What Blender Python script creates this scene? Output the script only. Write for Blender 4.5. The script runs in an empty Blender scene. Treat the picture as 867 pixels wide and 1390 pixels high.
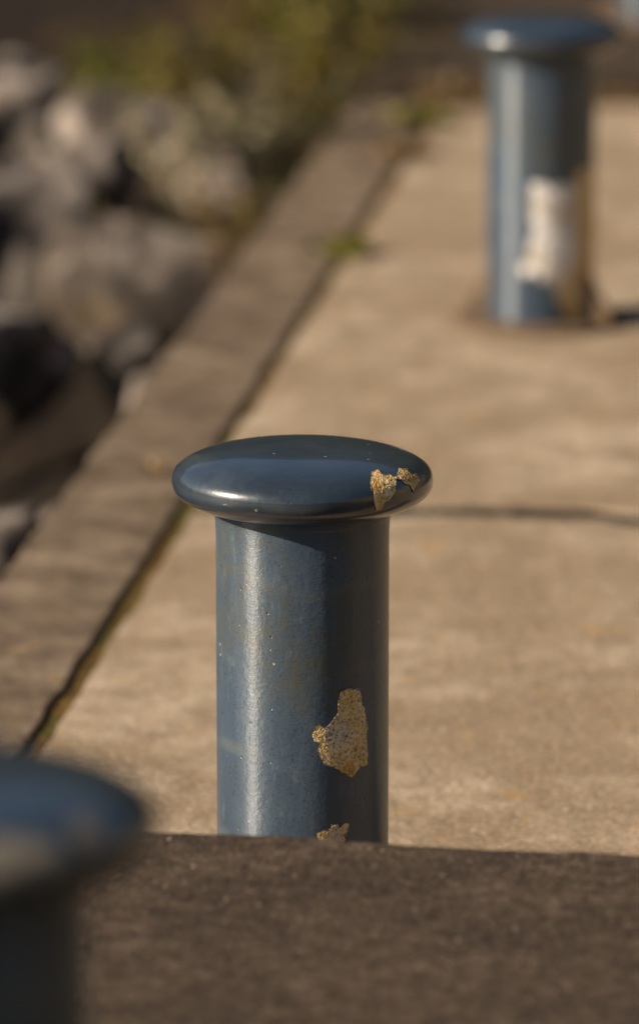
import bpy, bmesh, math, random
from mathutils import Vector, noise as mnoise
from mathutils.bvhtree import BVHTree
R = math.radians
random.seed(7)
scene = bpy.context.scene
col = scene.collection

# ------------------------------------------------------------------ scene helpers
def link(name, bm, mat, parent=None, smooth=False):
    me = bpy.data.meshes.new(name)
    bm.normal_update()
    bm.to_mesh(me); bm.free()
    for p in me.polygons: p.use_smooth = smooth
    for m in (mat if isinstance(mat, (list, tuple)) else [mat]): me.materials.append(m)
    o = bpy.data.objects.new(name, me); col.objects.link(o)
    if parent: o.parent = parent
    return o
def thing(name, loc, label, cat, group=None):
    o = bpy.data.objects.new(name, None); col.objects.link(o)
    o.location = loc; o.empty_display_size = .1
    return tag(o, label, cat, group)
def tag(o, label, cat, group=None):
    o['label'] = label; o['category'] = cat
    if group: o['group'] = group
    return o
def kind(o, k):
    o['kind'] = k; return o

# ------------------------------------------------------------------ material helpers
class Mat:
    def __init__(s, name):
        s.m = bpy.data.materials.new(name); s.m.use_nodes = True
        s.nt = s.m.node_tree; s.b = s.nt.nodes['Principled BSDF']
        s.tc = s.nt.nodes.new('ShaderNodeTexCoord')
        s.co = s.tc.outputs['Object']
    def n(s, t, **kw):
        x = s.nt.nodes.new(t)
        for k, v in kw.items(): setattr(x, k, v)
        return x
    def L(s, a, b): s.nt.links.new(a, b)
    def val(s, sock, v):
        if hasattr(v, 'links'): s.L(v, sock)
        else: sock.default_value = v
    def scaled(s, sc, loc=(0, 0, 0), rot=(0, 0, 0)):
        mp = s.n('ShaderNodeMapping'); s.L(s.co, mp.inputs['Vector'])
        mp.inputs['Scale'].default_value = sc; mp.inputs['Location'].default_value = loc; mp.inputs['Rotation'].default_value = rot
        return mp.outputs['Vector']
    def noise(s, scale, detail=4, rough=.6, vec=None, dist=0):
        x = s.n('ShaderNodeTexNoise'); x.inputs['Scale'].default_value = scale
        x.inputs['Detail'].default_value = detail; x.inputs['Roughness'].default_value = rough
        x.inputs['Distortion'].default_value = dist
        s.L(vec or s.co, x.inputs['Vector']); return x.outputs['Fac']
    def voro(s, scale, vec=None, out='Distance', feature='F1', rnd=1):
        x = s.n('ShaderNodeTexVoronoi'); x.feature = feature; x.inputs['Scale'].default_value = scale
        x.inputs['Randomness'].default_value = rnd
        s.L(vec or s.co, x.inputs['Vector']); return x.outputs[out]
    def ramp(s, fac, stops, interp='LINEAR'):
        x = s.n('ShaderNodeValToRGB'); x.color_ramp.interpolation = interp
        e = x.color_ramp.elements
        while len(e) < len(stops): e.new(.5)
        for i, (p, c) in enumerate(stops):
            e[i].position = p; e[i].color = (c, c, c, 1) if isinstance(c, (int, float)) else (*c, 1)
        s.L(fac, x.inputs['Fac']); return x.outputs['Color']
    def mix(s, fac, a, b, blend='MIX'):
        x = s.n('ShaderNodeMix'); x.data_type = 'RGBA'; x.blend_type = blend
        s.val(x.inputs[0], fac)
        for i, v in ((6, a), (7, b)):
            if isinstance(v, tuple): v = (*v, 1)
            s.val(x.inputs[i], v)
        return x.outputs[2]
    def math(s, op, a, b=0.):
        x = s.n('ShaderNodeMath'); x.operation = op
        s.val(x.inputs[0], a); s.val(x.inputs[1], b); return x.outputs[0]
    def bump(s, h, strength, dist, prev=None):
        x = s.n('ShaderNodeBump'); x.inputs['Strength'].default_value = strength; x.inputs['Distance'].default_value = dist
        s.L(h, x.inputs['Height'])
        if prev: s.L(prev, x.inputs['Normal'])
        return x.outputs['Normal']
    def done(s, colour, rough, normal=None, spec=None, metal=None, coat=None):
        s.val(s.b.inputs['Base Color'], colour if not isinstance(colour, tuple) else (*colour, 1))
        s.val(s.b.inputs['Roughness'], rough)
        if normal: s.L(normal, s.b.inputs['Normal'])
        if spec is not None: s.b.inputs['Specular IOR Level'].default_value = spec
        if metal is not None: s.val(s.b.inputs['Metallic'], metal)
        if coat: s.b.inputs['Coat Weight'].default_value = coat[0]; s.b.inputs['Coat Roughness'].default_value = coat[1]
        return s.m

def mat_concrete():
    m = Mat('weathered_concrete')
    big = m.noise(2.2, 3, .6); mid = m.noise(9, 6, .7); fine = m.noise(110, 4, .75); grit = m.noise(420, 3, .7)
    c = m.ramp(mid, [(.38, (.20, .144, .092)), (.5, (.34, .257, .172)), (.62, (.47, .37, .26))])
    c = m.mix(m.ramp(big, [(.42, 0.), (.58, .8)]), c, (.22, .152, .092))
    c = m.mix(m.ramp(m.noise(30, 4, .75), [(.48, 0.), (.66, .7)]), c, (.22, .15, .088))
    c = m.mix(m.ramp(fine, [(.34, .7), (.5, 0.)]), c, (.17, .115, .068))
    c = m.mix(m.ramp(fine, [(.54, 0.), (.68, .75)]), c, (.62, .49, .345))
    c = m.mix(m.ramp(grit, [(.36, .7), (.46, 0.)]), c, (.12, .08, .05))
    c = m.mix(m.ramp(m.noise(15, 2, .5, m.scaled((1, 1, 1), (7, 3, 0))), [(.64, 0.), (.74, .5)]), c, (.36, .21, .07))
    h = m.math('ADD', m.math('MULTIPLY', m.noise(40, 5, .7), .5), m.math('MULTIPLY', grit, .25))
    n = m.bump(h, .9, .007, m.bump(mid, .5, .016))
    return m.done(c, .95, n, .1)
def mat_darkstone(name, tint=1.):
    m = Mat(name)
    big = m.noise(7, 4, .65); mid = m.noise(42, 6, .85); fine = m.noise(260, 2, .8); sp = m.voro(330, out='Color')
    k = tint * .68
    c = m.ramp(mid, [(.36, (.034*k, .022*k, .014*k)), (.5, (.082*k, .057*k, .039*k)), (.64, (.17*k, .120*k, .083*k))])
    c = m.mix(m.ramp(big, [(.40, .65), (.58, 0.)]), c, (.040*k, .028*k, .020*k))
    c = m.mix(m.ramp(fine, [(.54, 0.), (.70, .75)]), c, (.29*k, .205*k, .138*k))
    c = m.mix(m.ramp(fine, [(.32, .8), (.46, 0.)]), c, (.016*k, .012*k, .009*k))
    for sc, lo, amt in ((60, .93, .8), (120, .90, .65)):
        v = m.voro(sc); cell = m.voro(sc, out='Color')
        spot = m.math('MULTIPLY', m.ramp(v, [(.12, 1.), (.36, 0.)]), m.ramp(cell, [(lo, 0.), (lo + .03, 1.)]))
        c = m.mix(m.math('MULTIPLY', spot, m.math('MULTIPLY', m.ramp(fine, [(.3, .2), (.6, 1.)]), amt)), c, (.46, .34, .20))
    h = m.math('ADD', m.math('MULTIPLY', mid, .8), m.math('MULTIPLY', m.ramp(sp, [(0., 0.), (1., 1.)]), .22))
    n = m.bump(h, 1., .006, m.bump(big, .4, .02))
    return m.done(c, .95, n, .08)
def mat_kerb():
    m = Mat('kerb_stone')
    mid = m.noise(11, 5, .65); fine = m.noise(130, 4, .7)
    c = m.ramp(mid, [(.36, (.068, .047, .030)), (.5, (.132, .094, .062)), (.66, (.215, .158, .108))])
    c = m.mix(m.ramp(m.noise(3.5, 3, .6), [(.42, 0.), (.66, .6)]), c, (.066, .044, .028))
    c = m.mix(m.ramp(fine, [(.54, 0.), (.74, .6)]), c, (.32, .25, .18))
    c = m.mix(m.ramp(m.noise(22, 3, .6, m.scaled((1, 1, 1), (3, 9, 1))), [(.6, 0.), (.72, .5)]), c, (.30, .19, .07))
    n = m.bump(m.noise(60, 5, .7), .6, .006, m.bump(mid, .4, .012))
    return m.done(c, .95, n, .1)
def mat_soil():
    m = Mat('mossy_dirt')
    a = m.noise(40, 5, .7); b = m.noise(7, 3, .6)
    c = m.ramp(a, [(.3, (.035, .020, .006)), (.55, (.095, .053, .014)), (.75, (.18, .105, .028))])
    c = m.mix(m.ramp(b, [(.5, 0.), (.66, .7)]), c, (.055, .06, .012))
    return m.done(c, .95, m.bump(a, 1., .012), .1)
def mat_bank():
    m = Mat('bank_soil')
    a = m.noise(22, 5, .7); b = m.noise(3, 3, .6)
    c = m.ramp(a, [(.3, (.006, .004, .003)), (.6, (.014, .009, .006)), (.8, (.028, .020, .013))])
    c = m.mix(m.ramp(b, [(.5, 0.), (.7, .6)]), c, (.018, .014, .006))
    return m.done(c, .95, m.bump(a, 1., .02), .1)
def mat_rock(name='granite_rock', k=1.):
    m = Mat(name)
    a = m.noise(6, 6, .65); f = m.noise(80, 4, .7)
    c = m.ramp(a, [(.40, (.022*k, .016*k, .012*k)), (.5, (.075*k, .056*k, .043*k)), (.60, (.27*k, .22*k, .18*k))])
    c = m.mix(m.ramp(f, [(.3, .5), (.48, 0.)]), c, (.08, .07, .06))
    c = m.mix(m.ramp(m.noise(4, 3, .6, m.scaled((1, 1, 1), (5, 2, 8))), [(.55, 0.), (.68, .7)]), c, (.13*k, .09*k, .05*k))
    return m.done(c, .85, m.bump(m.noise(30, 6, .7), .8, .015), .25)

def mat_paint(name, rough0, rough1, bump_s, tone=1., aniso=0):
    m = Mat(name)
    oi = m.n('ShaderNodeObjectInfo')
    streak = m.noise(1., 4, .6, m.scaled((16, 16, 2.2)), .4)
    blot = m.noise(13, 4, .6); fine = m.noise(230, 3, .6); speck = m.voro(95); sc = m.voro(95, out='Color')
    t = tone
    c = m.ramp(streak, [(.3, (.021*t, .030*t, .042*t)), (.55, (.032*t, .044*t, .059*t)), (.78, (.046*t, .061*t, .077*t))])
    c = m.mix(m.ramp(blot, [(.5, 0.), (.75, .35)]), c, (.041*t, .060*t, .074*t))
    # chalky fading and fine scuffing
    sc1 = m.noise(1., 5, .8, m.scaled((70, 70, 26), (2, 4, 6), (.35, .2, .1)))
    c = m.mix(m.math('MULTIPLY', m.ramp(sc1, [(.54, 0.), (.70, .6)]), m.ramp(m.noise(6, 4, .65, m.scaled((1, 1, 1), (9, 2, 4))), [(.40, .15), (.62, 1.)])), c, (.085*t, .105*t, .112*t))
    c = m.mix(m.ramp(m.noise(300, 2, .8), [(.30, .45), (.48, 0.)]), c, (.010, .014, .018))
    # wiped dusty arcs across the paint
    w = m.n('ShaderNodeTexWave'); w.wave_type = 'RINGS'; w.inputs['Scale'].default_value = 3.1; w.inputs['Distortion'].default_value = 5; w.inputs['Detail'].default_value = 3
    m.L(m.scaled((1, 1, 1), (.2, .1, .35)), w.inputs['Vector'])
    arc = m.math('MULTIPLY', m.ramp(w.outputs['Fac'], [(.93, 0.), (1., 1.)]), m.ramp(m.noise(9, 3, .6), [(.45, 0.), (.65, .45)]))
    c = m.mix(arc, c, (.085, .09, .085))
    # olive grime in blotches of its own
    g = m.math('MULTIPLY', m.ramp(m.noise(7.5, 5, .7, m.scaled((1, 1, .6), (4, 1, 2))), [(.5, 0.), (.62, .8)]), m.ramp(m.noise(60, 4, .7), [(.35, .2), (.65, 1.)]))
    c = m.mix(m.math('MULTIPLY', g, .7 if aniso else .12), c, (.070, .060, .026))
    # pits and dust flecks
    pit = m.math('MULTIPLY', m.ramp(speck, [(.10, 1.), (.17, 0.)]), m.ramp(sc, [(.66, 0.), (.70, 1.)]))
    c = m.mix(m.math('MULTIPLY', pit, .8), c, (.012, .011, .01))
    v2 = m.voro(70, m.scaled((1, 1, 1), (3, 5, 1))); c2 = m.voro(70, m.scaled((1, 1, 1), (3, 5, 1)), out='Color')
    fl = m.math('MULTIPLY', m.ramp(v2, [(.07, 1.), (.13, 0.)]), m.ramp(c2, [(.80, 0.), (.83, 1.)]))
    c = m.mix(m.math('MULTIPLY', fl, .8), c, (.30, .26, .20))
    r = m.math('ADD', m.math('ADD', m.math('MULTIPLY', blot, rough1 - rough0), rough0), m.math('MULTIPLY', m.ramp(sc1, [(.5, 0.), (.75, 1.)]), .10))
    h = m.math('ADD', m.math('MULTIPLY', fine, .35), m.math('MULTIPLY', m.noise(70, 3, .6, m.scaled((1, 1, .45))), .8))
    h = m.math('ADD', h, m.math('MULTIPLY', pit, -1.5))
    n = m.bump(h, bump_s, .0016, m.bump(m.noise(18, 2, .5), bump_s * .35, .003))
    if aniso:                                       # brushed round the shaft, so glints draw out along it
        tg = m.n('ShaderNodeTangent'); tg.direction_type = 'RADIAL'; tg.axis = 'Z'
        m.L(tg.outputs[0], m.b.inputs['Tangent'])
        m.b.inputs['Anisotropic'].default_value = aniso; m.b.inputs['Anisotropic Rotation'].default_value = .25
        n = m.bump(m.noise(1., 3, .7, m.scaled((150, 150, 260))), .4, .0008, n)
    return m.done(c, r, n, .5, coat=None if aniso else (.7, .07))
def mat_bare():
    m = Mat('bare_rusty_primer')
    a = m.noise(70, 5, .75); f = m.noise(290, 3, .85); b = m.noise(30, 3, .6, m.scaled((1, 1, 1), (2, 8, 5)))
    c = m.ramp(a, [(.3, (.56, .32, .08)), (.5, (.74, .49, .19)), (.7, (.80, .64, .40))])
    c = m.mix(m.ramp(b, [(.5, 0.), (.62, .8)]), c, (.55, .46, .38))
    c = m.mix(m.ramp(b, [(.34, .8), (.44, 0.)]), c, (.52, .25, .03))
    c = m.mix(m.ramp(f, [(.38, .9), (.47, 0.)]), c, (.10, .055, .02))
    c = m.mix(m.ramp(f, [(.55, 0.), (.68, .8)]), c, (.85, .70, .44))
    return m.done(c, .6, m.bump(f, 1., .003, m.bump(m.noise(120, 4, .7), .8, .004)), .5)
def mat_edge():
    m = Mat('broken_paint_edge')
    a = m.noise(90, 4, .7)
    return m.done(m.ramp(a, [(.36, (.03, .025, .02)), (.5, (.12, .085, .05)), (.64, (.36, .34, .31))]), .6, None, .4)
def mat_reflection_tone():  # beige cap reflection put into a base colour
    m = Mat('beige_reflection_tone')
    a = m.noise(40, 4, .7)
    return m.done(m.ramp(a, [(.3, (.06, .052, .04)), (.7, (.17, .14, .10))]), .5, m.bump(a, .4, .002), .5)
def mat_white():
    m = Mat('flaking_white_primer')
    a = m.noise(45, 4, .7)
    c = m.ramp(a, [(.35, (.40, .35, .30)), (.52, (.66, .63, .59)), (.7, (.74, .72, .69))])
    c = m.mix(m.ramp(m.noise(16, 4, .7), [(.50, 0.), (.60, .8)]), c, (.34, .25, .15))
    return m.done(c, .7, m.bump(a, .5, .003), .3)
def mat_rust():
    m = Mat('rusty_base_iron')
    a = m.noise(60, 5, .7)
    c = m.ramp(a, [(.3, (.04, .028, .018)), (.55, (.10, .062, .034)), (.75, (.22, .12, .04))])
    return m.done(c, .85, m.bump(a, .8, .004), .3)
def mat_leaf(name, stops, trans=.25):
    m = Mat(name)
    g = m.n('ShaderNodeNewGeometry')
    c = m.ramp(g.outputs['Random Per Island'], stops)
    m.done(c, .7, None, .25)
    m.b.inputs['Subsurface Weight'].default_value = 0
    t = m.n('ShaderNodeBsdfTranslucent'); m.L(c, t.inputs['Color'])
    mx = m.n('ShaderNodeMixShader'); mx.inputs[0].default_value = trans
    out = m.nt.nodes['Material Output']
    m.L(m.b.outputs[0], mx.inputs[1]); m.L(t.outputs[0], mx.inputs[2]); m.L(mx.outputs[0], out.inputs['Surface'])
    return m.m
def mat_ground():
    m = Mat('far_ground')
    a = m.noise(.5, 4, .6)
    return m.done(m.ramp(a, [(.3, (.05, .042, .03)), (.7, (.10, .085, .06))]), .95, None, .1)
def mat_ground2():
    m = Mat('black_grit')
    return m.done(m.ramp(m.noise(90, 4, .7), [(.3, (.012, .01, .008)), (.7, (.035, .028, .02))]), .95, None, .1)
def mat_unseen_hill():
    m = Mat('unseen_hill_cover')
    a = m.noise(.14, 5, .7); b = m.noise(.025, 3, .6)
    c = m.ramp(a, [(.3, (.07, .06, .03)), (.55, (.18, .145, .075)), (.75, (.30, .24, .14))])
    sx = m.n('ShaderNodeSeparateXYZ'); m.L(m.co, sx.inputs[0])
    dark_ahead = m.ramp(m.math('ADD', m.math('MULTIPLY', sx.outputs[0], .006), m.math('MULTIPLY', b, .5)), [(.5, 1.), (.7, 0.)])  # coloured dark ahead for cap reflections, tan to the right for warm bounce
    dark = m.ramp(a, [(.3, (.009, .012, .012)), (.7, (.024, .030, .026))])
    return m.done(m.mix(dark_ahead, m.mix(m.ramp(b, [(.5, 0.), (.65, .6)]), c, (.20, .15, .075)), dark), .95, m.bump(a, 1., 3.), .05)
def mat_water():
    m = Mat('harbour_water')
    return m.done((.02, .03, .035), .08, m.bump(m.noise(3, 3, .6), .35, .05), .5)

M = dict(concrete=mat_concrete(), ledge=mat_darkstone('dark_ledge_stone'), far=mat_darkstone('dark_far_stone', .95), kerb=mat_kerb(),
         soil=mat_soil(), crack=mat_ground2(), bank=mat_bank(), rock=mat_rock(), shade_rock=mat_rock('shade_toned_rock', .32), worn=mat_reflection_tone(), edge=mat_edge(), shaft=mat_paint('blue_grey_shaft_paint', .30, .38, .28, 1.4, .92),  # beige reflection tone and shade-dark rock copy are painted into colour
         cap=mat_paint('blue_grey_cap_paint', .24, .36, .22, .52), bare=mat_bare(), white=mat_white(), rust=mat_rust(),
         olive=mat_leaf('olive_leaves', [(.0, (.03, .026, .005)), (.35, (.085, .070, .009)), (.7, (.15, .12, .015)), (1., (.21, .15, .03))]),
         grit=mat_leaf('pale_grit', [(.0, (.08, .055, .035)), (.5, (.20, .14, .085)), (.85, (.34, .25, .16)), (1., (.55, .44, .31))], 0.),
         shade_leaf=mat_leaf('shade_toned_leaves', [(.0, (.010, .010, .003)), (.6, (.024, .022, .006)), (1., (.05, .042, .010))], .1),  # shade beside the kerb put into the leaf colour
         pale=mat_leaf('pale_straw', [(.0, (.13, .10, .05)), (.5, (.22, .18, .10)), (1., (.33, .28, .17))]),
         brown=mat_leaf('brown_leaves', [(.0, (.04, .022, .008)), (.5, (.085, .05, .016)), (1., (.14, .085, .03))]),
         green=mat_leaf('green_leaves', [(.0, (.03, .04, .004)), (.5, (.11, .115, .008)), (1., (.22, .19, .014))]),
         dry=mat_leaf('dry_leaves', [(.0, (.10, .055, .02)), (.5, (.19, .115, .045)), (1., (.28, .19, .09))]),
         ground=mat_ground(), unseen_hill=mat_unseen_hill(), water=mat_water())

# ------------------------------------------------------------------ setting: quay, kerb, step, bank
def jit(a, b, step, amp, seed):
    """points from a to b with a worn, slightly wandering edge"""
    a, b = Vector(a), Vector(b); n = max(1, int((b - a).length / step)); d = (b - a).normalized(); p = Vector((-d.y, d.x))
    out = []
    for i in range(n):
        q = a.lerp(b, i / n); s = i * step
        k = mnoise.noise(Vector((s * 9, seed * 7.3, 0))) * amp + mnoise.noise(Vector((s * 45, seed * 3.1, 5))) * amp * .5
        q = q + p * (k if 0 < i else 0); out.append((q.x, q.y))
    return out
def slab(name, pts, z0, z1, mat, bev=0):
    bm = bmesh.new()
    f = bm.faces.new([bm.verts.new((x, y, z1)) for x, y in pts])
    if f.normal.z < 0 or sum(pts[i][0] * pts[(i + 1) % len(pts)][1] - pts[(i + 1) % len(pts)][0] * pts[i][1] for i in range(len(pts))) < 0: f.normal_flip()
    r = bmesh.ops.extrude_face_region(bm, geom=[f])
    top = [v for v in r['geom'] if isinstance(v, bmesh.types.BMVert)]
    for v in top: v.co.z = z1
    for v in f.verts: v.co.z = z0
    bmesh.ops.recalc_face_normals(bm, faces=bm.faces)
    if bev:
        ed = [e for e in bm.edges if abs(e.verts[0].co.z - z1) < 1e-5 and abs(e.verts[1].co.z - z1) < 1e-5]
        bmesh.ops.bevel(bm, geom=ed, offset=bev, segments=2, affect='EDGES', profile=.5)
    return link(name, bm, mat)
KD = Vector((.1136, 1)).normalized()                 # direction of the kerb
def kx(y): return -.344 + .1136 * (y - 6.252)        # line of the joint between kerb and paving
def ledge_y(x): return 4.921 - .185 * x
STEP_Y = 11.66
LEDGE = .268; FAR = .05

kind(slab('ground', [(-400, -400), (400, -400), (400, 400), (-400, 400)], -2.2, -2.1, M['ground']), 'structure')
# dirt under the joints
kind(slab('joint_dirt', [(kx(4.4) - .06, 4.4), (kx(4.4) + .06, 4.4), (kx(12) + .06, 12), (kx(12) - .06, 12)], -.3, -.004, M['soil']), 'structure')
kind(slab('crack_dirt', [(kx(7.4) + .07, 7.1), (40, 6.0), (40, 7.9), (kx(7.4) + .07, 7.9)], -.3, -.005, M['crack']), 'structure')
g = .012
crack = [(-.22, 7.56), (.0, 7.552), (.135, 7.545), (.285, 7.532), (.375, 7.525), (.42, 7.505), (.48, 7.475), (.60, 7.44), (1.2, 7.33), (40, 6.6)]
def poly(line, off, seed, step=.02):
    out = []
    for i in range(len(line) - 1):
        if line[i][0] > 1: out.append((line[i][0], line[i][1] + off))
        else: out += [(x, y + off) for x, y in jit(line[i], line[i + 1], step, .014, seed + i)]
    out.append((line[-1][0], line[-1][1] + off)); return out
c0 = (kx(7.56) + g, 7.56)
line = [c0] + crack[1:]
front = jit((kx(4.4) + g, 4.4), (c0[0], c0[1] - .04), .02, .006, 1) + poly(line, -.040, 20) + [(40, 4.4)]
kind(slab('paving_slab', front, -.2, 0, M['concrete'], .0015), 'structure')
back = jit((c0[0], c0[1] + .04), (kx(STEP_Y - .02) + g, STEP_Y - .02), .02, .007, 2) + [(40, STEP_Y - .02)] + poly(line, .040, 40)[::-1]
kind(slab('paving_slab', back, -.2, 0, M['concrete'], .0015), 'structure')
# kerb along the edge
ys = [3.5, 11.63]
for i in range(len(ys) - 1):
    a, b = ys[i] + .004, ys[i + 1] - .004
    W = .19
    pts = jit((kx(a) - g, a), (kx(b) - g, b), .03, .006, 60 + i) + jit((kx(b) - W, b), (kx(a) - W, a), .03, .012, 80 + i)
    kind(slab('kerb', pts, -.5, .002, M['kerb'], .004), 'structure')
# raised ledge in front
pts = jit((-.62, ledge_y(-.62)), (2.0, ledge_y(2.0)), .008, .009, 5) + [(2.0, ledge_y(2)), (40, ledge_y(2)), (40, -20), (-.62, -20)]
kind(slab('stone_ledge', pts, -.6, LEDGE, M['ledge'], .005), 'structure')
# low step to the dark paving beyond
pts = jit((kx(STEP_Y) - .19, STEP_Y), (2.2, STEP_Y + .12), .03, .008, 9) + [(40, STEP_Y + .2), (40, 70), (kx(70) - .2, 70)]
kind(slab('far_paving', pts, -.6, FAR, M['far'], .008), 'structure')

def bank_h(x, y):
    d = (kx(y) - .19) - x                           # distance out from the kerb
    base = -.20 - .28 * d if d < 4 else -1.32 - .2 * (d - 4)
    base += .16 * max(0., min(1., (y - 10.2) / 2.5)) * math.exp(-d * .9)
    base -= .24 * max(0., min(1., (11.6 - y) / .8)) * min(1., max(0., d) / .12)
    return base + .07 * mnoise.noise(Vector((x * 2.3, y * 2.3, 1))) + .03 * mnoise.noise(Vector((x * 9, y * 9, 4)))
bm = bmesh.new()
NX, NY = 90, 150
gr = [[None] * (NY + 1) for _ in range(NX + 1)]
for i in range(NX + 1):
    for j in range(NY + 1):
        y = 3 + 27 * (j / NY); d = -.12 + 9 * (i / NX) ** 1.8
        x = kx(y) - .19 - d
        gr[i][j] = bm.verts.new((x, y, bank_h(x, y)))
for i in range(NX):
    for j in range(NY):
        bm.faces.new((gr[i][j], gr[i][j + 1], gr[i + 1][j + 1], gr[i + 1][j]))
bmesh.ops.recalc_face_normals(bm, faces=bm.faces)
kind(link('bank', bm, M['bank'], smooth=True), 'structure')
bm = bmesh.new()
bm.faces.new([bm.verts.new(p) for p in ((-400, -400, -1.55), (-2.8, -400, -1.55), (-2.8, 400, -1.55), (-400, 400, -1.55))])
kind(link('water', bm, M['water']), 'structure')

# wooded hills added to cut sky light and bounce warm fill: high ahead and to the right, low towards the sun
bm = bmesh.new(); NA, NR = 240, 26; gr = []
for i in range(NA):
    a = 2 * math.pi * i / NA                        # 0 = ahead, growing to the right
    af = (a + math.pi) % (2 * math.pi) - math.pi
    prof = .14 + .75 * max(0, math.cos(a - R(88))) + .50 * math.exp(-(af / R(48)) ** 2)
    row = []
    for j in range(NR + 1):
        t = j / NR; r = 75 + 150 * t
        hgt = 75 * prof * math.sin(math.pi * min(1, t * 1.15)) ** .8 * (1 + .35 * mnoise.noise(Vector((math.sin(a) * 3, math.cos(a) * 3, t * 2))))
        hgt += 3.5 * mnoise.noise(Vector((math.sin(a) * r * .12, math.cos(a) * r * .12, 2))) * min(1, t * 6)
        row.append(bm.verts.new((r * math.sin(a), r * math.cos(a), -2.3 + max(0, hgt) if j else -2.6)))
    gr.append(row)
for i in range(NA):
    for j in range(NR):
        k = (i + 1) % NA; bm.faces.new((gr[i][j], gr[i][j + 1], gr[k][j + 1], gr[k][j]))
bmesh.ops.recalc_face_normals(bm, faces=bm.faces)
kind(link('unseen_hills', bm, M['unseen_hill'], smooth=True), 'structure')

# ------------------------------------------------------------------ boulders on the bank
def boulder(x, y, z, sx, sy, sz, rot, label, seed):
    mat = M['shade_rock'] if any(w in label for w in ('dark ', 'dim ', 'shad', 'brown stone', 'split')) else M['rock']  # darker copy of the rock: shade of the gaps put into colour
    bm = bmesh.new(); bmesh.ops.create_icosphere(bm, subdivisions=4, radius=1)
    rnd = random.Random(seed)
    planes = []
    for k in range(14):
        v = Vector((rnd.gauss(0, 1), rnd.gauss(0, 1), rnd.gauss(0, .8))).normalized(); planes.append((v, rnd.uniform(.5, .85)))
    planes.append((Vector((rnd.uniform(-.25, .25), rnd.uniform(-.3, .1), 1)).normalized(), .55))
    for v in bm.verts:
        p = v.co.copy()
        for nrm, d in planes:
            t = p.dot(nrm) - d
            if t > 0: p -= nrm * t * .97
        p += v.co * (.10 * mnoise.noise(v.co * 1.7 + Vector((seed, 0, 0))) + .035 * mnoise.noise(v.co * 6 + Vector((0, seed, 0))))
        v.co = Vector((p.x * sx * .9, p.y * sy * .86, p.z * sz * 1.8 - sz * .7))
    o = link('boulder', bm, mat, smooth=True)
    o.location = (x, y, z); o.rotation_euler = rot
    return tag(o, label, 'rock', 'boulders on the bank beside the kerb')
for i, b in enumerate([
    (-.36, 10.90, -.19, .30, .20, .10, (-.12, .12, .1), 'broad pale grey boulder with flat lit top near the olive weeds'),
    (-.80, 11.70, -.20, .40, .20, .11, (-.1, .06, .1), 'long flat brownish boulder lying over a deep gap, third row from the paving'),
    (-.44, 12.35, -.15, .24, .22, .15, (-.1, 0, .8), 'tall beige boulder half wrapped by dry grass'),
    (-.80, 13.1, -.18, .34, .28, .14, (-.1, .1, .2), 'rounded grey brown boulder farthest back on the bank'),
    (-.27, 9.70, -.25, .15, .30, .15, (-.1, -.1, -.15), 'grey boulder pressed against the kerb behind the front bollard'),
    (-.70, 10.35, -.25, .27, .18, .13, (-.1, .1, .3), 'pale grey angular boulder above the deep hollow'),
    (-.47, 9.55, -.46, .08, .08, .06, (0, .2, .4), 'small dull tan stone sunk in the deep hollow'),
    (-.60, 8.75, -.33, .22, .20, .14, (-.1, .1, .2), 'mid grey boulder in front of the deep hollow'),
    (-.60, 7.95, -.42, .19, .24, .17, (0, .15, .9), 'dim grey boulder low beside the kerb, nearest to the camera'),
    (-1.0, 10.9, -.36, .26, .26, .2, (.2, 0, .4), 'dark edged boulder at the outer rim of the bank'),
    (-1.15, 12.2, -.36, .32, .26, .2, (.1, .1, 1.4), 'wide boulder lying out beyond the flat brownish one'),
    (-.16, 11.7, -.14, .16, .16, .10, (.1, .2, .4), 'small grey boulder almost hidden among the weeds'),
    (-.98, 9.4, -.50, .26, .26, .2, (.1, .2, 2.4), 'low boulder on the outer side of the deep hollow'),
    (-.38, 10.35, -.30, .11, .10, .07, (.2, -.3, .4), 'fist sized dark stone wedged between two pale grey boulders by the kerb'),
    (-.58, 11.15, -.27, .12, .10, .09, (-.2, .3, 1.0), 'small brown stone jammed under the flat brownish boulder'),
    (-.52, 11.85, -.15, .15, .11, .08, (-.3, .1, .3), 'wedge shaped grey stone leaning on the tall beige boulder'),
    (-.66, 12.65, -.17, .13, .12, .10, (.1, .3, 2.0), 'knobbly brown stone between the two rearmost big boulders'),
    (-.48, 9.15, -.42, .12, .12, .08, (.2, .2, 1.7), 'split grey stone lying low in front of the sunken brown one'),
    (-.42, 8.35, -.42, .10, .12, .08, (.1, -.2, .7), 'small shaded stone tucked under the kerb edge'),
    (-.74, 9.75, -.40, .15, .13, .09, (-.2, .1, .9), 'shadowed stone below the angular boulder of the hollow'),
    (-.28, 12.0, -.12, .13, .11, .09, (-.1, .1, .9), 'lichen grey stone showing through the yellow green weeds'),
    ]): boulder(*b, seed=i + 3)

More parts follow.
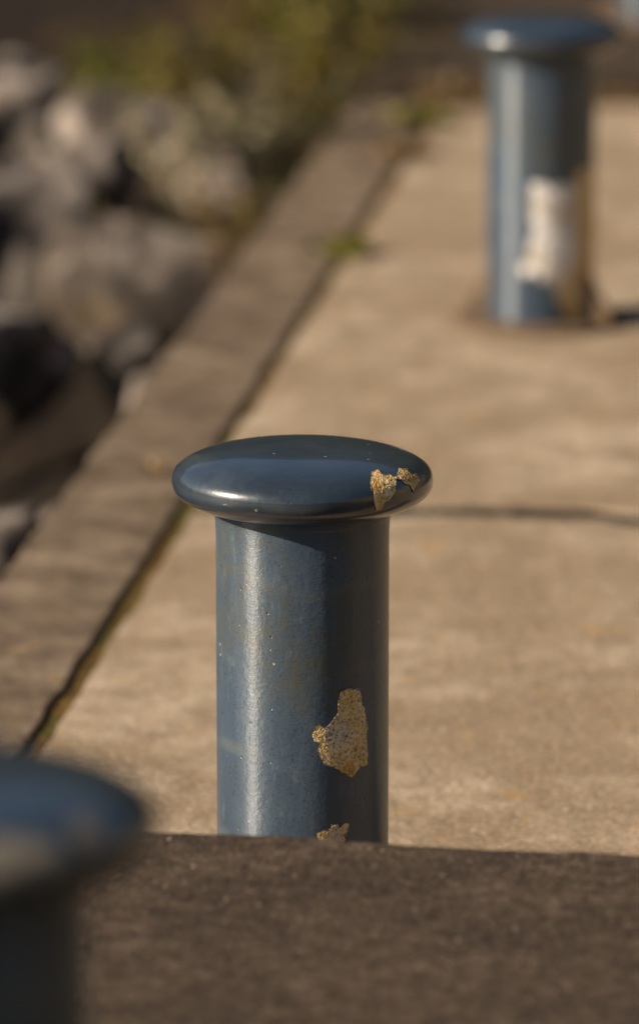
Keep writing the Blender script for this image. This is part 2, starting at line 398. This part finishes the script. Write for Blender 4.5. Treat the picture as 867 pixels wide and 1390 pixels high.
# ------------------------------------------------------------------ weeds
def blade(bm, p, d, L, w, bend, rnd):
    side = d.cross(Vector((0, 0, 1))); side = side.normalized() if side.length > 1e-4 else Vector((1, 0, 0))
    side = (side + Vector((rnd.uniform(-.5, .5), rnd.uniform(-.5, .5), rnd.uniform(-.3, .3)))).normalized()
    prev = None; q = p.copy(); dd = d.copy()
    for k in range(4):
        ww = w * (1 - (k / 3) ** 1.6) * .5 + .0002
        a, b = bm.verts.new(q + side * ww), bm.verts.new(q - side * ww)
        if prev: bm.faces.new((prev[0], prev[1], b, a))
        prev = (a, b); q = q + dd * L / 3
        dd = (dd + Vector((0, 0, -bend))).normalized()
def leaf(bm, p, d, L, w, rnd):
    up = Vector((rnd.uniform(-1, 1), rnd.uniform(-1, 1), rnd.uniform(.2, 1))).normalized()
    s = d.cross(up).normalized() * w * .5
    c = p + d * L * .45
    vs = [bm.verts.new(v) for v in (p, c + s + up * L * .06, p + d * L, c - s + up * L * .06)]
    bm.faces.new(vs)
def weed(x, y, z, h, r, nstem, mats, label, seed, leafy=.6, cat='weed', name='weed_clump'):
    rnd = random.Random(seed)
    root = thing(name, (x, y, z), label, cat, 'weeds along the kerb')
    st, lf = bmesh.new(), bmesh.new()
    for i in range(nstem):
        a = rnd.uniform(0, 6.283); rr = r * .45 * math.sqrt(rnd.random())
        p = Vector((rr * math.cos(a), rr * math.sin(a), -.02))
        tilt = rnd.uniform(.1, .75)
        d = Vector((math.cos(a) * tilt, math.sin(a) * tilt, 1)).normalized()
        L = h * rnd.uniform(.5, 1.1)
        if rnd.random() < leafy:
            blade(st, p, d, L, .0035, .12, rnd)
            for k in range(int(7 + L * 40)):
                t = rnd.uniform(.15, 1.)
                q = p + d * L * t + Vector((0, 0, -.06 * L * t * t)); b = rnd.uniform(0, 6.283)
                leaf(lf, q, Vector((math.cos(b), math.sin(b), rnd.uniform(-.3, .6))).normalized(), rnd.uniform(.016, .042), rnd.uniform(.010, .022), rnd)
        else:
            for k in range(3):
                b = a + rnd.uniform(-.6, .6)
                blade(lf, p, Vector((math.cos(b) * tilt, math.sin(b) * tilt, 1)).normalized(), L * rnd.uniform(.6, 1.1), .005, rnd.uniform(.15, .5), rnd)
    link('stems', st, mats[1], root); link('leaves', lf, mats[0], root)
    return root
ol, gn, dr, dk, pl, br = M['olive'], M['green'], M['dry'], M['shade_leaf'], M['pale'], M['brown']
W = [
    (-.05, 10.62, .26, .10, 22, (br, dr), 'brown olive weed clump leaning over the kerb at the near end of the row'),
    (-.16, 11.0, .24, .12, 20, (ol, dr), 'loose olive weed clump behind the nearest overhanging one'),
    (.03, 11.25, .26, .11, 26, (dk, br), 'shade coloured olive weed clump hugging the middle of the kerb edge'),
    (-.20, 11.75, .20, .13, 22, (pl, pl), 'pale straw weed clump above the pale flat boulder'),
    (.08, 11.95, .30, .13, 28, (ol, dr), 'tall olive weed clump level with the dark step'),
    (-.10, 12.4, .18, .15, 18, (pl, dr), 'straw coloured dry weed clump between two olive ones'),
    (.17, 12.55, .26, .12, 28, (dk, dk), 'shade coloured green weed clump beside the far dark paving'),
    (.06, 13.1, .26, .16, 28, (gn, ol), 'bright yellow green weed clump near the back of the row'),
    (-.27, 13.2, .18, .16, 20, (ol, dr), 'loose olive weed clump behind the beige boulder'),
    (-.10, 13.7, .24, .17, 22, (br, dr), 'reddish brown weed clump at the very back of the row'),
    (-.50, 13.5, .18, .15, 24, (gn, gn), 'low green weed clump beside the farthest boulder'),
    (.30, 13.4, .28, .14, 28, (dk, dk), 'shade coloured weed clump closest to the far kerb corner'),
    (-.80, 13.75, .18, .20, 22, (br, dr), 'rust brown dry weed clump on the outer bank'),
]
for i, (x, y, h, r, n, mt, lab) in enumerate(W):
    x -= .05; weed(x, y, bank_h(x, y), h * 1.55, r * 1.15, int(n * 2.2), mt, lab, 100 + i, .72)
def tuft(x, y, h, r, n, mt, lab, seed): return weed(x, y, -.01, h, r, n, mt, lab, seed, .3, 'weed', 'weed_tuft')
tuft(.043, 9.69, .065, .07, 60, (gn, ol), 'small round green tuft growing in the kerb joint', 201)
tuft(.225, 11.33, .08, .08, 60, (gn, ol), 'green tuft in the kerb joint close to the dark step', 202)
tuft(.165, 10.85, .07, .09, 50, (dr, dr), 'orange brown dry tuft lying in the far part of the joint', 203)
tuft(.31, 11.6, .10, .12, 50, (dr, ol), 'rusty tuft at the foot of the dark step', 204)
# dry leaves on the kerb
bm = bmesh.new(); rnd = random.Random(5)
for k in range(14):
    a = rnd.uniform(0, 6.28)
    leaf(bm, Vector((rnd.gauss(0, .018), rnd.gauss(0, .02), .004 + rnd.random() * .006)), Vector((math.cos(a), math.sin(a), rnd.uniform(0, .3))).normalized(), rnd.uniform(.012, .026), rnd.uniform(.007, .014), rnd)
o = link('dry_leaves', bm, M['dry']); o.location = (kx(7.75) - .06, 7.75, .009)
tag(o, 'little heap of tan dry leaves on the kerb stone beside the joint', 'leaves')
# grass and creeping growth on the bank: uncountable
bm = bmesh.new(); rnd = random.Random(11)
for k in range(9000):
    y = 10.2 + 6.5 * rnd.random() ** .8; d = 1.5 * rnd.random() ** 1.5 + .01
    x = kx(y) - .19 - d
    if mnoise.noise(Vector((x * 3, y * 2, 9))) < (.3 if y < 12.6 else .12): continue
    a = rnd.uniform(0, 6.28)
    blade(bm, Vector((x, y, bank_h(x, y) - .01)), Vector((math.cos(a) * .6, math.sin(a) * .6, 1)).normalized(), rnd.uniform(.04, .12), .006, rnd.uniform(.1, .5), rnd)
kind(link('grass', bm, M['brown']), 'stuff')

bm = bmesh.new(); rnd = random.Random(12)
for k in range(1500):
    x = rnd.uniform(.26, 1.6); y = STEP_Y - .03 + .05 * x - abs(rnd.gauss(0, .05))
    if mnoise.noise(Vector((x * 6, 2, 3))) < -.15: continue
    a = rnd.uniform(0, 6.28)
    blade(bm, Vector((x, y, -.003)), Vector((math.cos(a) * .8, math.sin(a) * .8, 1)).normalized(), rnd.uniform(.02, .055), .006, rnd.uniform(.2, .6), rnd)
kind(link('dry_grass', bm, M['dry']), 'stuff')

# loose grit on the ledge and along its foot
bm = bmesh.new(); rnd = random.Random(21)
def grain(x, y, z, r):
    ax = [Vector((1, 0, 0)), Vector((-1, 0, 0)), Vector((0, 1, 0)), Vector((0, -1, 0)), Vector((0, 0, 1)), Vector((0, 0, -.4))]
    a = rnd.uniform(0, 6.28); ca, sa = math.cos(a), math.sin(a)
    v = []
    for p in ax:
        q = p * r * rnd.uniform(.6, 1.2); v.append(bm.verts.new((x + q.x * ca - q.y * sa, y + q.x * sa + q.y * ca, z + max(q.z * .7, -r * .2))))
    for i, j, k in ((0, 2, 4), (2, 1, 4), (1, 3, 4), (3, 0, 4), (2, 0, 5), (1, 2, 5), (3, 1, 5), (0, 3, 5)): bm.faces.new((v[i], v[j], v[k]))
for k in range(1100):
    x = rnd.uniform(-.35, .7); y = rnd.uniform(4.15, ledge_y(x) - .006)
    grain(x, y, LEDGE, .0006 + .0016 * rnd.random() ** 4)
for k in range(900):
    x = rnd.uniform(-.3, .9); y = rnd.uniform(5.3, 7.2)
    if x > kx(y) + .03: grain(x, y, 0, .0007 + .0016 * rnd.random() ** 4)
kind(link('grit', bm, M['grit']), 'stuff')

# ------------------------------------------------------------------ bollards
RS, RC = .092, .1384          # radii of shaft and cap
def lathe(prof, seg=192, close=True):
    bm = bmesh.new(); rings = []
    for r, z in prof:
        if r < 1e-6: rings.append([bm.verts.new((0, 0, z))])
        else: rings.append([bm.verts.new((r * math.cos(6.283185307 * k / seg), r * math.sin(6.283185307 * k / seg), z)) for k in range(seg)])
    for a, b in zip(rings, rings[1:]):
        for k in range(seg):
            k2 = (k + 1) % seg
            if len(a) == 1: bm.faces.new((a[0], b[k2], b[k]))
            elif len(b) == 1: bm.faces.new((a[k], a[k2], b[0]))
            else: bm.faces.new((a[k], a[k2], b[k2], b[k]))
    bmesh.ops.recalc_face_normals(bm, faces=bm.faces)
    return bm
CZ = .494
def cap_profile():
    n, ht, hb = 2.45, .0352, .0365
    pts = []
    N = 48
    for i in range(N + 1):
        t = -math.pi / 2 + math.pi * i / N
        r = RC * abs(math.cos(t)) ** (2 / n); s = abs(math.sin(t)) ** (2 / n)
        pts.append((r if 0 < i < N else 0, CZ + (ht * s if t > 0 else -hb * s)))
    return pts
def shaft_profile():
    pts = [(RS, -.02)] + [(RS, .01 + .40 * k / 24) for k in range(25)]
    for k in range(9):
        a = k / 8 * math.pi / 2
        pts.append((RS + .0025 * (1 - math.cos(a)), .428 + .03 * math.sin(a)))
    pts.append((RS + .0025, .468)); return pts
def gusset_bm():
    bm = bmesh.new()
    pr = [(RS - .004, .012), (RS + .052, .012), (RS + .052, .024), (RS + .004, .092), (RS - .004, .092)]
    t = .006
    f0 = bm.faces.new([bm.verts.new((x, -t, z)) for x, z in pr]); 
    r = bmesh.ops.extrude_face_region(bm, geom=[f0])
    for v in r['geom']:
        if isinstance(v, bmesh.types.BMVert): v.co.y = t
    bmesh.ops.recalc_face_normals(bm, faces=bm.faces)
    bmesh.ops.bevel(bm, geom=list(bm.edges), offset=.0015, segments=1, affect='EDGES')
    return bm
def flange_bm():
    return lathe([(RS - .003, -.02), (RS + .058, -.02), (RS + .060, .006), (RS + .056, .009), (RS + .01, .010), (RS + .004, .011), (RS - .003, .012)], 96)

def bollard(loc, label, rotz=0):
    root = thing('mooring_bollard', loc, label, 'bollard', 'mooring bollards along the quay')
    root.rotation_euler.z = rotz
    sh = link('shaft', lathe(shaft_profile()), M['shaft'], root, True)
    cp = link('cap', lathe(cap_profile()), M['cap'], root, True)
    fl = link('base_flange', flange_bm(), M['rust'], root, True)
    for a in (0, math.pi):
        gs = link('gusset', gusset_bm(), M['rust'], root); gs.rotation_euler.z = a - .6
    return root, sh, cp
P_NEAR = (-.240, 3.26, LEDGE); P_MID = (-.018, 5.505, 0); P_FAR = (.380, 9.03, 0); P_LAST = (.806, 12.62, FAR)
mid = bollard(P_MID, 'sharp blue grey bollard standing below the ledge, chipped on cap and shaft')

def clone(src, loc, label, rotz):
    root = src.copy(); col.objects.link(root); root.location = loc; root['label'] = label; root.rotation_euler.z = rotz
    kids = []
    for ch in src.children:
        c = ch.copy(); col.objects.link(c); c.parent = root; kids.append(c)
    return root, next(k for k in kids if k.name.startswith('shaft')), next(k for k in kids if k.name.startswith('cap'))
near = clone(mid[0], P_NEAR, 'cropped bollard on the dark ledge beside the kerb, closest of all', 1.2)
far = clone(mid[0], P_FAR, 'bollard on the tan paving with large white and tan bare patch near its foot', .0)
last = clone(mid[0], P_LAST, 'bollard foot on the dark paving, mostly cut off by the frame', .4)

# bare patches, and reflections painted on the near cap: outlines laid onto the painted surface, following its curve
TH = R(12.4); FW = Vector((0, math.cos(TH), -math.sin(TH))); UP = Vector((0, math.sin(TH), math.cos(TH)))
def chip(part, outline, seed, rag=.0009):
    c = Vector((sum(p[0] for p in outline) / len(outline), sum(p[1] for p in outline) / len(outline)))
    grown = [tuple(Vector(p) + (Vector(p) - c).normalized() * .0009) for p in outline]
    patch('paint_edge', part, grown, M['edge'], seed + 50, rag * 1.2, .0002)
    patch('bare_or_reflection_patch', part, outline, M['bare'], seed, rag)
def patch(name, part, outline, mat, seed, rag=.0009, lift=.0006, label=None):
    """outline: metres right / up in front view from the cap centre"""
    rnd = random.Random(seed)
    pts = []
    for i, a in enumerate(outline):
        a, b = Vector(a), Vector(outline[(i + 1) % len(outline)])
        n = max(1, int((b - a).length / .0022)); d = (b - a).normalized(); p = Vector((-d.y, d.x))
        for k in range(n):
            q = a.lerp(b, k / n) + p * rnd.uniform(-rag, rag); pts.append(q)
    src = bmesh.new(); src.from_mesh(part.data); tree = BVHTree.FromBMesh(src)
    bm = bmesh.new()
    f = bm.faces.new([bm.verts.new((q.x, 0, q.y)) for q in pts])
    bmesh.ops.triangulate(bm, faces=[f])
    for ax in (0, 2):
        lo = min(q[0 if ax == 0 else 1] for q in pts); hi = max(q[0 if ax == 0 else 1] for q in pts)
        k = lo + .0013
        while k < hi:
            co = [0, 0, 0]; co[ax] = k; no = [0, 0, 0]; no[ax] = 1
            bmesh.ops.bisect_plane(bm, geom=bm.verts[:] + bm.edges[:] + bm.faces[:], plane_co=co, plane_no=no, dist=1e-6)
            k += .0013
    cen = Vector((0, 0, CZ)); Rz = part.parent.rotation_euler.z
    from mathutils import Matrix
    rot = Matrix.Rotation(-Rz, 3, 'Z')
    for v in bm.verts:
        o = rot @ (Vector((v.co.x, 0, 0)) + UP * v.co.z) + cen - (rot @ FW) * 1.5
        hit, nrm, _, _ = tree.ray_cast(o, rot @ FW)
        if hit is None:
            hit, nrm, _, _ = tree.find_nearest(o + (rot @ FW) * 1.5)
        rad = Vector((nrm.x, nrm.y, nrm.z))
        v.co = hit + rad * (lift + rnd.random() * .0004 + .0005 * abs(mnoise.noise(hit * 160)))
    src.free()
    bmesh.ops.recalc_face_normals(bm, faces=bm.faces)
    o = link(name, bm, mat, part, False)
    if label: o['label'] = label
    return o
K = .184 / 234
def zoomed(pts, ox, oy, s, cx=410.5, cy=652, k=K):
    return [((ox + x * s - cx) * k, (cy - oy - y * s) * k) for x, y in pts]
chip(mid[1], zoomed([(560,225),(590,212),(628,216),(640,270),(650,300),(648,330),(657,325),(652,380),(645,430),(655,440),(658,475),(640,480),(632,478),(620,500),(602,517),(570,500),(540,480),(510,465),(500,445),(488,425),(495,405),(480,390),(470,370),(478,350),(490,335),(510,345),(530,338),(550,320),(557,300),(558,260)], 240, 850, .3921), 1)
chip(mid[1], zoomed([(487,712),(510,700),(525,705),(535,685),(555,680),(560,695),(575,680),(592,680),(588,705),(578,715),(582,735),(570,760),(530,775),(505,755),(490,730)], 240, 850, .3921), 2)
chip(mid[2], zoomed([(597,165),(612,158),(625,170),(632,175),(645,170),(660,190),(655,215),(640,235),(628,240),(622,258),(608,262),(603,245),(612,230),(600,215),(594,195)], 200, 560, .5075), 3)
chip(mid[2], zoomed([(652,176),(668,172),(668,155),(690,158),(700,170),(712,168),(722,185),(712,195),(705,215),(698,200),(685,195),(672,184),(654,184)], 200, 560, .5075), 4)
KF = .184 / 146
patch('white_patch', far[1], zoomed([(430,712),(478,706),(500,722),(548,708),(600,716),(604,790),(596,830),(606,880),(592,930),(598,985),(570,1000),(574,1060),(540,1052),(535,1100),(500,1062),(470,1075),(462,1030),(410,1055),(392,1020),(440,985),(432,930),(447,880),(428,830),(438,770)], 560, 0, .3541, 730, 48, KF), M['white'], 5, .003)
patch('bare_or_reflection_patch', far[1], zoomed([(604,700),(612,660),(640,640),(676,650),(672,720),(686,790),(676,860),(684,950),(655,1010),(668,1090),(712,1180),(700,1245),(610,1250),(575,1200),(545,1150),(530,1110),(548,1066),(580,1062),(576,1006),(604,990),(598,935),(612,885),(602,832),(610,790)], 560, 0, .3541, 730, 48, KF), M['bare'], 6, .003)
KN = .184 / 391
patch('bare_or_reflection_patch', near[2], [(x * KN, y * KN) for x, y in [(60,-10),(95,2),(130,-6),(165,-14),(172,-40),(150,-62),(120,-58),(98,-75),(72,-60),(50,-35)]], M['worn'], 7, .002)  # broad beige reflection on the cap, painted as a patch
patch('bare_or_reflection_patch', near[2], [(x * KN, y * KN) for x, y in [(182,18),(205,22),(225,8),(222,-12),(200,-22),(186,-8)]], M['worn'], 8, .002)  # smaller reflection near the cap rim, also painted as a patch

# ------------------------------------------------------------------ light
AZ, EL = 73., 26.          # sun: degrees to the left of straight back towards the camera, and height
sd = Vector((-math.sin(R(AZ)) * math.cos(R(EL)), -math.cos(R(AZ)) * math.cos(R(EL)), math.sin(R(EL))))
sun = bpy.data.lights.new('sun', 'SUN'); sun.energy = 5.0; sun.angle = R(.53); sun.color = (1, .88, .72)
so = bpy.data.objects.new('sun', sun); col.objects.link(so)
so.rotation_euler = sd.to_track_quat('Z', 'Y').to_euler(); so.location = (-6, 3, 6)
w = bpy.data.worlds.new('World'); scene.world = w; w.use_nodes = True
nt = w.node_tree; bg = nt.nodes['Background']
sky = nt.nodes.new('ShaderNodeTexSky'); sky.sky_type = 'NISHITA'; sky.sun_disc = False
sky.sun_elevation = R(EL); sky.sun_rotation = math.atan2(sd.x, sd.y)
nt.links.new(sky.outputs[0], bg.inputs['Color']); bg.inputs['Strength'].default_value = .055

# ------------------------------------------------------------------ camera
cam = bpy.data.cameras.new('camera'); co = bpy.data.objects.new('camera', cam); col.objects.link(co)
co.location = (0, 0, 1.704); co.rotation_euler = (R(90 - 12.75), 0, 0)
cam.sensor_fit = 'HORIZONTAL'; cam.sensor_width = 24; cam.lens = 200; cam.clip_end = 2000; cam.clip_start = .05
cam.dof.use_dof = True; cam.dof.focus_distance = 5.57; cam.dof.aperture_fstop = 3.2; cam.dof.aperture_blades = 0
scene.camera = co
vs = scene.view_settings
vs.view_transform = 'Standard'; vs.look = 'None'; vs.gamma = 1; vs.use_curve_mapping = False; vs.exposure = 1.07
scene.cycles.use_denoising = True
